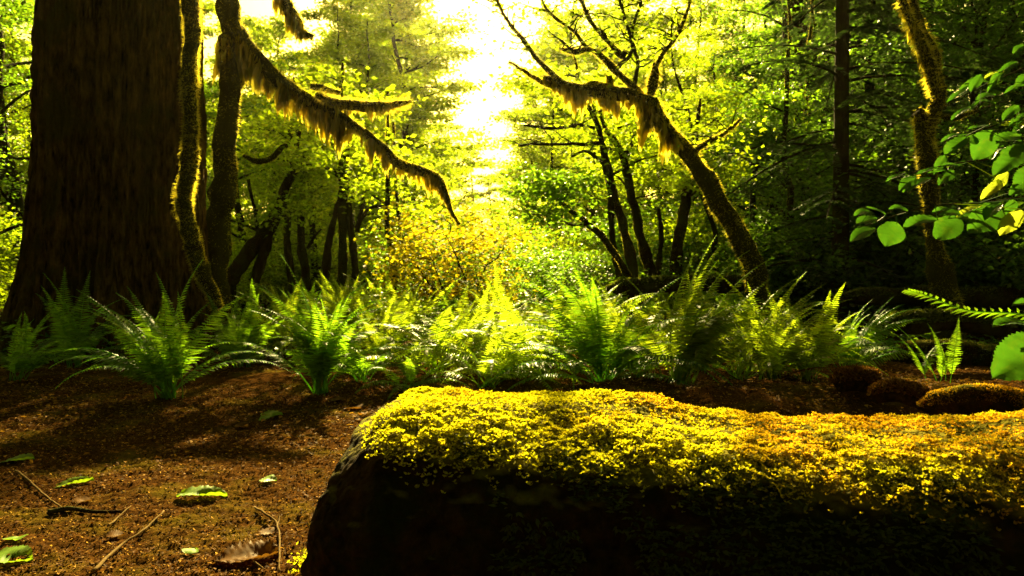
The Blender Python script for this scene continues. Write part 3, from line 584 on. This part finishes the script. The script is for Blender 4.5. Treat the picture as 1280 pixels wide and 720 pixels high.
# ------------------------------------------------------------------ ferns
def frond_mesh(seed, e0, e1, mat, n=40, wmax=.135, tw=0.):
    rg = np.random.default_rng(seed); mb = MB(); m = 40; t = np.linspace(0, 1, m); e = np.radians(e0 + (e1 - e0) * t ** 1.3)
    x = np.cumsum(np.cos(e)) / m; z = np.cumsum(np.sin(e)) / m; y = .06 * np.sin(t * 2 + seed) * t
    P = np.stack([x, y, z], -1); P -= P[0]; tube(mb, P, np.linspace(.0055, .0015, m), 4, cap=False)
    T = unit(np.gradient(P, axis=0)); tt = np.linspace(.16, .995, n); f = tt * (m - 1); i = np.minimum(f.astype(int), m - 2); fr = (f - i)[:, None]
    c = P[i] * (1 - fr) + P[i + 1] * fr; T = T[i]; S = unit(np.cross(T, [0, 0, 1.])); U = np.cross(S, T)
    prof = np.clip(np.sin(np.clip(tt * 1.25 + .02, 0, 1) * np.pi) * .35 + (1 - tt) ** .75 * .85, .03, 1) * sstep(tt, .1, .3)
    for sg in (1, -1):
        D = unit(S * sg + T * .28 - U * .18 + rg.normal(0, .07, S.shape)); L = wmax * prof * rg.uniform(.85, 1.1, n)
        leaves(mb, c, D, unit(U + rg.normal(0, .15, U.shape)), L, .0125 + .003 * prof, (np.array([[-.3, 0, 0], [.45, .02, 0], [-.5, .12, 0], [.5, .5, -.04], [-.42, .5, -.04], [0, 1, -.12]]), [np.array([[0, 1, 3, 4], ]), np.array([[4, 3, 5]])]))
    return mb.mesh("frond", M[mat])
FR = {}
for mat in ('fern', 'fern_lit'):
    FR[mat] = [frond_mesh(s, a, b, mat) for s, a, b in [(1, 80, 30), (2, 78, 5), (3, 72, -15), (4, 68, -35), (5, 60, -45), (6, 75, 10), (7, 50, -35), (8, 82, 45)]]
FR['dead'] = [frond_mesh(21, 35, -50, 'litter', 30, .09)]
def fern(x, y, s, n, label, mat='fern', lean=None, leanw=0., group=None, rgs=None, low=False):
    rg = np.random.default_rng(rgs if rgs is not None else int(abs(x * 131 + y * 977)))
    t = thing("sword_fern", label, "fern", (x, y, gz(x, y) - .01), group)
    lx, ly = rg.normal(0, .14, 2)
    for k in range(n):
        a = rg.uniform(0, 2 * np.pi)
        if lean is not None and rg.random() < leanw: a = lean + rg.normal(0, .45)
        m = FR[mat][rg.integers(0, 8) if not low else rg.integers(3, 7)]
        if k == n - 1 and rg.random() < .6: m = FR['dead'][0]; 
        o = link("frond", m, t, (rg.normal(0, .035), rg.normal(0, .035), 0)); q = s * rg.uniform(.8, 1.22)
        o.rotation_euler = (lx + rg.normal(0, .13), ly + rg.normal(0, .13), a); o.scale = (q, q, q)
    return t
FE = [(210, 5.6, .92, 32, "large green fern before the huge trunk, long fronds arching far out left", 'fern', math.pi, .35),
      (400, 5.8, .95, 30, "bushy green fern at the edge of the path, second large fern from the left", 'fern', None, 0),
      (95, 7.2, .85, 18, "dark upright fern at the foot of the huge trunk near the left edge", 'fern', None, 0),
      (20, 6.3, .7, 18, "dim fern at the left edge of the picture with one frond bent to the ground", 'fern', 0, .4),
      (300, 7.4, .85, 22, "fern between the first two large ferns, under the foot of the slender mossy tree", 'fern', None, 0),
      (350, 8.3, .8, 20, "sunlit fern behind the gap between the first two large ferns", 'fern_lit', None, 0),
      (470, 7.2, .9, 24, "fern just right behind the second large fern", 'fern_lit', None, 0),
      (510, 5.95, .5, 14, "small low fern spreading flat over the path edge behind the log's left end", 'fern', None, 0),
      (545, 6.7, .9, 26, "bright fern left of the middle of the fern bank", 'fern_lit', None, 0),
      (610, 6.1, .85, 28, "dense fern in the middle of the bank right below the bright gap", 'fern_lit', None, 0),
      (680, 6.5, .95, 28, "full yellow green fern right of the middle of the bank", 'fern_lit', None, 0),
      (755, 5.8, 1.02, 34, "tall broad fern with upright fronds rising behind the log", 'fern', None, 0),
      (850, 5.8, 1.05, 32, "fern with long sunlit fronds sweeping right in front of the mossy leaning tree", 'fern_lit', .1, .65),
      (925, 6.2, 1.0, 26, "fern with long fronds arching right, behind the bank of red brown soil", 'fern_lit', .1, .5),
      (1010, 5.9, .75, 26, "rightmost bushy green fern on the bank, short of the dark fallen logs", 'fern_lit', None, 0),
      (1175, 5.6, .45, 7, "small sparse fern with pale curved fronds near the mossy root mound", 'fern', math.pi, .6),
      (730, 7.9, 1.05, 26, "tall yellow green fern showing above the others right of centre", 'fern_lit', .2, .4),
      (620, 8.3, 1.0, 26, "pale sunlit fern in the second row straight below the bright gap", 'fern_lit', None, 0),
      (500, 8.6, .95, 24, "sunlit fern in the second row under the thin bare stems", 'fern_lit', None, 0),
      (430, 8.8, .9, 24, "sunlit fern in the second row under the clump of dark stems", 'fern_lit', None, 0)]
FE += [(455, 6.3, .7, 20, "smaller green fern tucked between the second large fern and the bank", 'fern', None, 0),
      (575, 7.4, .95, 24, "green fern behind, just left of the middle of the bank", 'fern_lit', None, 0), (645, 7.1, .95, 24, "yellow green fern behind, just right of the middle of the bank", 'fern_lit', None, 0),
      (800, 6.5, .95, 26, "green fern filling in between the tall broad fern and the sweeping one", 'fern_lit', None, 0), (890, 6.9, .95, 24, "fern behind the sweeping sunlit fronds", 'fern_lit', .1, .4),
      (965, 5.7, .85, 24, "fern between the arching fronds and the rightmost bushy fern", 'fern_lit', .1, .3), (1060, 6.6, .8, 20, "fern behind the rightmost bushy fern with one frond tip touching the dark logs", 'fern', .1, .4)]
for k, (p, Y, s, n, lb, m, le, lw) in enumerate(FE): fern(px(p, Y), Y, s, n, lb, m, le, lw, None, 300 + k, low=(Y == 5.95))
rg = np.random.default_rng(5)
for k in range(34):
    Y = rg.uniform(9.2, 14); p = rg.uniform(240, 960)
    fern(px(p, Y), Y, rg.uniform(.7, 1.), 15, "pale sunlit fern among the rows of ferns that recede under the trees", 'fern_lit' if rg.random() < .7 else 'fern', None, 0, "ferns receding under the trees", 700 + k)

# ------------------------------------------------------------------ fallen logs and root mound on the right
def lying(label, a, b, r0, r1, name="fallen_log", mat='bark', moss='moss_dark', mlen=.03, n=3500, sides=18, bend=.05, cat="log", up=True):
    P = smooth_path(np.array([a, (np.array(a) + b) / 2 + [0, 0, bend], b], float), 60); P = wob(P, .03, 1.5, r0 * 100); rr = np.linspace(r0, r1, 60) * (1 + .3 * fbm(P * 3, 2)) * (.25 + .75 * sstep(np.linspace(0, 1, 60), 0, .12) * (1 - .8 * sstep(np.linspace(0, 1, 60), .92, 1)))
    t = thing(name, label, cat, (a[0], a[1], gz(a[0], a[1]))); mb = MB(); tube(mb, P, rr, sides, .22, 7); part("trunk", mb, M[mat], t)
    p, d, _, _ = surf_points(P, rr, n); k = d[:, 2] > .1; p, d = p[k], d[k]; mb = MB()
    for q in range(3): leaves(mb, p, unit(d + rdir(len(p)) * .8), d, R.uniform(.5, 1.2, len(p)) * mlen, R.uniform(.2, .5, len(p)) * mlen, DIA)
    tag(part("moss", mb, M[moss], t), kind="stuff"); return t
lying("thin moss topped log lying level in the shade above a black hollow", at(1105, 408, 7), at(1262, 412, 7.2), .10, .085, moss='moss_dark', n=5000, mlen=.04)
lying("long dark log lying low across the shaded ground behind the moss topped log", at(1040, 372, 9.2), at(1330, 378, 9.6), .10, .13)
lying("dark log lying behind the ferns at the foot of the mossy leaning tree", at(760, 362, 10.2), at(935, 357, 10.6), .13, .11)
lying("dark broken log end lying in the hollow under the moss topped log", at(1115, 452, 7.4), at(1300, 462, 7.2), .16, .2, mat='rot', n=2500)
lying("arched old root thick with golden moss behind the far end of the log", at(1150, 506, 3.3), at(1340, 532, 3.1), .05, .10, "mossy_root", 'rot', 'moss', .012, 5000, 20, .07, "root")
lying("small mossy lump of wood left of the arched golden root", at(1085, 492, 3.9), at(1160, 497, 3.7), .04, .05, "mossy_root", 'rot', 'litter', .02, 2500, 14, .03, "root")
lying("short red brown crumbling stump lump on the soil bank behind the log", at(1040, 478, 4.9), at(1095, 480, 4.85), .06, .07, "rotten_stump", 'rot', 'litter', .04, 1500, 14, .02, "stump")

# ------------------------------------------------------------------ leafy twigs at the right
def leaf_grid(rows=37, cols=9, serr=.05, k=.9):
    y = np.linspace(0, 1, rows); w = .52 * np.sin(np.pi * y ** k) ** .62 * (1.08 - .3 * y) * (1 + serr * np.where(np.arange(rows) % 2, 1, -1)); w[0] = .004; w[-1] = .004
    c = np.linspace(-1, 1, cols); Yg_, C = np.meshgrid(y, c, indexing='ij'); X_ = w[:, None] * C
    Yg_ = Yg_ - .06 * (1 - np.abs(C)) * 0 + .05 * np.abs(C) * np.sin(np.pi * Yg_)
    Z_ = .20 * np.abs(X_) - .16 * Yg_ ** 2 + .022 * np.abs(np.sin(Yg_ * 22 - np.abs(C) * 4.5)) * (.3 + np.abs(C)) + .03 * np.sin(Yg_ * 5 + C * 3)
    i_ = np.arange(rows - 1)[:, None] * cols; j_ = np.arange(cols - 1)[None]
    return np.stack([X_, Yg_, Z_], -1).reshape(-1, 3), [np.stack([i_ + j_, i_ + j_ + 1, i_ + cols + j_ + 1, i_ + cols + j_], -1).reshape(-1, 4)]
NG = leaf_grid(); NG2 = leaf_grid(39, 11, .12, 1.0)
hz = thing("hazel_shrub", "broad leaved twigs with scalloped green leaves reaching in from the right edge", "shrub", (2.25, 2.9, 0))
mb = MB(); st_ = smooth_path([[2.25, 2.9, -.05], [2.2, 2.85, .6], [2.1, 2.75, 1.2], [1.95, 2.7, 1.9], [1.7, 2.6, 2.5]], 30); tube(mb, st_, np.linspace(.022, .008, 30), 8, .1, 20); part("stem", mb, M['bark'], hz)
def twig(pts, Y, lvs, r=.004):
    P = np.array([at(a, b, Y + c_) for a, b, c_ in pts]); P = smooth_path(P, 30)
    mb = MB(); tube(mb, P, np.linspace(r, .0014, 30), 5); bo = part("branch", mb, M['bark'], hz)
    ex = []
    for q_ in range(9):
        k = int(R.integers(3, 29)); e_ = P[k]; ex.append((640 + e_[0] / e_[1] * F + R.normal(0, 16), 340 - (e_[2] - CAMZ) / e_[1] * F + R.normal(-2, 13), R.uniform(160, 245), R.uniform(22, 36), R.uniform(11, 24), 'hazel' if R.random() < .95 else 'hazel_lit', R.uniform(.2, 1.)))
    if Y < 2.2: ex = []
    for (a, b, ang, ln, wd, mt, tilt) in list(lvs) + ex:
        c_ = at(a, b, Y + R.uniform(-.08, .08)); k = np.argmin(((P - c_) ** 2).sum(1)); 
        d = np.array([math.cos(rad(ang)), R.uniform(-.25, .25), math.sin(rad(ang))]); nn = np.array([R.uniform(-.15, .15), -tilt, 1.0]) ; nn = unit(nn)
        L = ln * Y / F; mb = MB(); L *= .88; leaves(mb, c_[None] - unit(d)[None] * L * .5, d[None], nn[None], L, wd * .88 * Y / F, NG)
        mb.V[0] = wob(mb.V[0], .012, 14, a)
        s0 = c_ - unit(d) * L * .5; q = np.linspace(P[k], s0, 5); tube(mb, q, .0011, 4, cap=False)
        link("leaf", mb.mesh("leaf", M[mt], hz.matrix_basis.translation), bo)
H, HL = 'hazel', 'hazel_lit'
twig([(1400, 190, .4), (1320, 235, .2), (1240, 252, .1), (1160, 258, 0), (1072, 285, 0)], 2.3,
     [(1077, 266, 188, 24, 20, H, .5), (1077, 293, 200, 36, 26, H, .7), (1114, 293, 245, 34, 36, H, 1.2), (1121, 262, 160, 26, 18, H, .5), (1096, 264, 150, 26, 18, H, .4), (1150, 276, 185, 54, 26, H, .6), (1184, 284, 225, 44, 42, H, 1.3),
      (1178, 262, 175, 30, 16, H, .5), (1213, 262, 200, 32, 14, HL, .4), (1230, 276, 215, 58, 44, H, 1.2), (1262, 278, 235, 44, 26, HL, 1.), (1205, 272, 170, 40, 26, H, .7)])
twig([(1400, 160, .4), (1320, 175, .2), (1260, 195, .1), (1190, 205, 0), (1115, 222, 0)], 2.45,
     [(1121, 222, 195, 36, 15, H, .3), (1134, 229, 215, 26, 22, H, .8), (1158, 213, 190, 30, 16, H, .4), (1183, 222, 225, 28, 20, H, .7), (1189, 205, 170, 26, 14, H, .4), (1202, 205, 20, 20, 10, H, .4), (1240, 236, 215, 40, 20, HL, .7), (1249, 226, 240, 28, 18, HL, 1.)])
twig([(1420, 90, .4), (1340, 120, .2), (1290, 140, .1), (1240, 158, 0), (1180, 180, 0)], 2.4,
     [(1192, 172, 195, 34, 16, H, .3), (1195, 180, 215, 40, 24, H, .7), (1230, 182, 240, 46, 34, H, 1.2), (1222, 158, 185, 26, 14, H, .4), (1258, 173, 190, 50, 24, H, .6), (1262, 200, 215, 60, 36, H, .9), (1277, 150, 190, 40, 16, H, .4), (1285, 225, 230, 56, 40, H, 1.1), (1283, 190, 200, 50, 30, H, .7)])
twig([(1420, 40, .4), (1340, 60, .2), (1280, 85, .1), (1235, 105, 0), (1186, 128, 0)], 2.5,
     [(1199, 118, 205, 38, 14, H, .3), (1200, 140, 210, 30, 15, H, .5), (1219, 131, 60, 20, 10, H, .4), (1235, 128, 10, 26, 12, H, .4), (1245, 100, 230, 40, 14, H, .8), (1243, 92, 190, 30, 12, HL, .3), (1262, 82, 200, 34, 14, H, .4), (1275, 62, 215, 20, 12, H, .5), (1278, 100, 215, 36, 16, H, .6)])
twig([(1440, 430, .3), (1360, 410, .1), (1310, 395, 0)], 1.95,
     [(1262, 404, 178, 52, 30, H, .35), (1290, 380, 170, 50, 28, H, .5)], .005)
twig([(1450, 380, .2), (1370, 410, .1), (1320, 422, 0)], 1.8,
     [(1277, 448, 212, 92, 72, H, 1.3)], .005)
# frond seen edge on, reaching in from the right
mb = MB(); P = np.array([at(a, b, 2.7 + c_) for a, b, c_ in [(1400, 420, .2), (1330, 402, .1), (1270, 392, 0), (1210, 388, 0), (1160, 370, 0), (1135, 363, 0)]]); P = smooth_path(P, 60); tube(mb, P, np.linspace(.0025, .0008, 60), 4)
n_ = 24; k_ = np.linspace(14, 58, n_).astype(int); T_ = unit(np.gradient(P, axis=0))[k_]
for sg in (1, -1): leaves(mb, P[k_], unit(T_ * .9 + np.array([.75 * sg, .3, .55 * sg])), unit(np.array([[.0, -.6, 1.]]) + R.normal(0, .1, (n_, 3))), .075 * np.linspace(1, .4, n_) * (1 if sg < 0 else .35), .014, L4)
mfr = solo("fern_frond", mb, M['fern'], "single arching fern frond with evenly spaced leaflets reaching in from the right edge", "fern frond", P[0])

# ------------------------------------------------------------------ leaves, twigs and petals
def fallen(label, p, q, ln, wd, ang, mat, tilt=.0, name="fallen_leaf", lift=.012, tpl=None, ty=0.):
    c_ = gp(p, q); s = c_[1] / F; mb = MB(); d = np.array([math.cos(rad(ang)), math.sin(rad(ang)), tilt]); L = ln * s
    leaves(mb, (c_ + [0, 0, lift] - unit(d) * L * .5)[None], d[None], unit(np.array([[0., -ty, 1.]])), L, wd * s, tpl or NG); mb.V[0] = wob(mb.V[0], .012, 16, p)
    solo(name, mb, M[mat], label, "leaf", c_)
fallen("bright green leaf lying in the middle of the path", 252, 621, 62, 36, 12, 'leaf_fallen', .1)
fallen("narrow green leaf with raised tip on the path towards the left", 90, 607, 46, 24, 25, 'leaf_fallen', .32)
fallen("pale green leaf at the lower left corner of the path", 10, 700, 60, 60, 8, 'leaf_fallen', .12)
fallen("large curled ochre leaf on the path beside the foot of the log", 310, 699, 84, 62, 28, 'leaf_dry', .18, tpl=NG2)
fallen("small yellow leaf on the path left of the middle, by a dark stick", 104, 629, 24, 34, 40, 'leaf_dry', .3)
fallen("green leaf at the left edge where the path darkens", 22, 577, 40, 30, 12, 'leaf_fallen', .3)
fallen("tiny yellow leaf touching the forked pale twig", 336, 668, 26, 26, -20, 'leaf_dry', .1)
fallen("small curled green leaf near the left edge of the path", 20, 676, 22, 26, -60, 'leaf_fallen', .2)
fallen("dull orange leaf scrap in the middle of the near path", 146, 672, 20, 22, 30, 'leaf_dry', .1)
fallen("small yellow leaf scrap low on the path, left of the large ochre leaf", 238, 694, 16, 22, 70, 'leaf_fallen', .1)
fallen("small green leaf on the path straight below the second large fern", 335, 603, 22, 24, 0, 'leaf_fallen', .1)
fallen("orange leaf at the dark foot of the second large fern", 422, 502, 20, 26, 10, 'leaf_dry', .25)
fallen("orange dead leaf nearest behind the log's left end", 443, 512, 22, 30, -30, 'leaf_dry', .4)
fallen("reddish orange leaf in front of the second large fern", 302, 535, 18, 24, 0, 'leaf_dry', .1)
fallen("low green seedling leaf in the shaded part of the path", 335, 522, 34, 46, 20, 'leaf_fallen', .4)
def stick(label, pts, r, mat='twig', lift=.012, forks=(), name="twig"):
    mb = MB(); A = []
    for a, b in pts: A.append(gp(a, b) + [0, 0, lift])
    P = wob(smooth_path(A, 26), .006, 14, pts[0][0]); tube(mb, P, np.linspace(r, r * .5, 26), 7, .2, 40)
    for f_ in forks:
        B_ = [gp(a, b) + [0, 0, lift] for a, b in f_]; tube(mb, wob(smooth_path(B_, 14), .005, 14, 3), np.linspace(r * .7, r * .3, 14), 6)
    solo(name, mb, M[mat], label, "twig", A[0])
stick("thin brown twig slanting down from the left edge leaf to a dark knot", [(20, 592), (40, 610), (62, 628), (78, 640)], .006)
stick("thick dark stick lying at the end of the left slanting twig", [(60, 645), (85, 640), (120, 643), (150, 645)], .011, 'bark')
stick("long pale twig lying diagonally across the near path", [(115, 720), (150, 688), (178, 668), (205, 643)], .006)
stick("short pale twig parallel above the long diagonal one", [(135, 662), (150, 650), (163, 638)], .004)
stick("forked pale dry twig running down beside the large ochre leaf", [(318, 638), (332, 650), (346, 660), (350, 690), (349, 722)], .005, forks=[[(346, 662), (350, 652)], [(318, 710), (330, 722)]])
stick("greenish bent twig leaning along the foot of the log", [(412, 655), (400, 672), (380, 700), (362, 722)], .005, 'bark_moss', .02)
# tuft of moss at the foot of the log
c_ = gp(400, 705); n = 900; p = c_ + R.normal(0, 1, (n, 3)) * [.035, .05, 0]; p[:, 2] = gfine(p[:, 0], p[:, 1]) + R.random(n) * .03
mb = MB(); leaves(mb, p, rdir(n, .8), R.normal(0, 1, (n, 3)), .014, .006, DIA); solo("moss_cushion", mb, M['moss'], "small bright moss cushion at the foot of the log's left end", "moss", c_, kind="stuff")
def petal(label, p_, L):
    mb = MB(); leaves(mb, p_[None], np.array([[1., .2, .1]]), np.array([[0, -.5, 1.]]), L, L * .8, NG); solo("petal", mb, M['petal'], label, "petal", p_)
petal("small whitish petal lying on the golden moss of the log", at(815, 533, 2.06) , .024)
petal("tiny white petal caught on the ferns below the bright gap", at(617, 392, 6.0), .06)

# ------------------------------------------------------------------ light and air
SUN_EL, SUN_AZ = 27.0, -2.5       # azimuth east of straight ahead
w = bpy.data.worlds.new("World"); sc.world = w; w.use_nodes = True; nt = w.node_tree; nt.nodes.clear()
sky = nt.nodes.new("ShaderNodeTexSky"); sky.sky_type = 'NISHITA'; sky.sun_disc = False; sky.sun_elevation = rad(SUN_EL); sky.sun_rotation = rad(SUN_AZ); sky.dust_density = 2.5; sky.air_density = 1.
tint = nt.nodes.new("ShaderNodeMix"); tint.data_type = 'RGBA'; tint.blend_type = 'MULTIPLY'; tint.inputs[0].default_value = 1; tint.inputs[7].default_value = (1, .76, .16, 1)
bg = nt.nodes.new("ShaderNodeBackground"); bg.inputs[1].default_value = .05; wo = nt.nodes.new("ShaderNodeOutputWorld")
nt.links.new(sky.outputs[0], tint.inputs[6]); nt.links.new(tint.outputs[2], bg.inputs[0]); nt.links.new(bg.outputs[0], wo.inputs[0])
sd = bpy.data.lights.new("sun", 'SUN'); sd.energy = 5; sd.angle = rad(.6); sd.color = (1, .80, .30); so = link("sun", sd)
so.rotation_euler = (rad(90 - SUN_EL), 0, rad(180 - SUN_AZ))
HAZE = 0.00016
if HAZE:
    mb = MB(); a, b, c0_, d_, e_, f_ = -170, 170, -70, 135, -3, 40
    v = np.array([[x, y, z] for x in (a, b) for y in (c0_, d_) for z in (e_, f_)], float)
    mb.add(v, [np.array([[0, 1, 3, 2], [4, 6, 7, 5], [0, 4, 5, 1], [2, 3, 7, 6], [0, 2, 6, 4], [1, 5, 7, 3]])])
    m, nt2, out = new_mat("haze"); pv = nt2.nodes.new("ShaderNodeVolumePrincipled"); pv.inputs["Density"].default_value = HAZE; pv.inputs["Color"].default_value = (1, .93, .6, 1); pv.inputs["Anisotropy"].default_value = .88
    nt2.links.new(pv.outputs[0], out.inputs["Volume"]); tag(link("haze", mb.mesh("haze", m)), "bright warm haze in the air of the wood", kind="stuff")
sc.view_settings.view_transform = 'Standard'; sc.view_settings.look = 'None'; sc.view_settings.gamma = 1; sc.view_settings.exposure = 2.7
cy = sc.cycles; cy.use_denoising = True; cy.max_bounces = 5; cy.diffuse_bounces = 2; cy.glossy_bounces = 2; cy.transmission_bounces = 4; cy.volume_bounces = 0; cy.transparent_max_bounces = 4
cy.caustics_reflective = False; cy.caustics_refractive = False; cy.sample_clamp_indirect = 6; cy.use_adaptive_sampling = True; cy.adaptive_threshold = .02
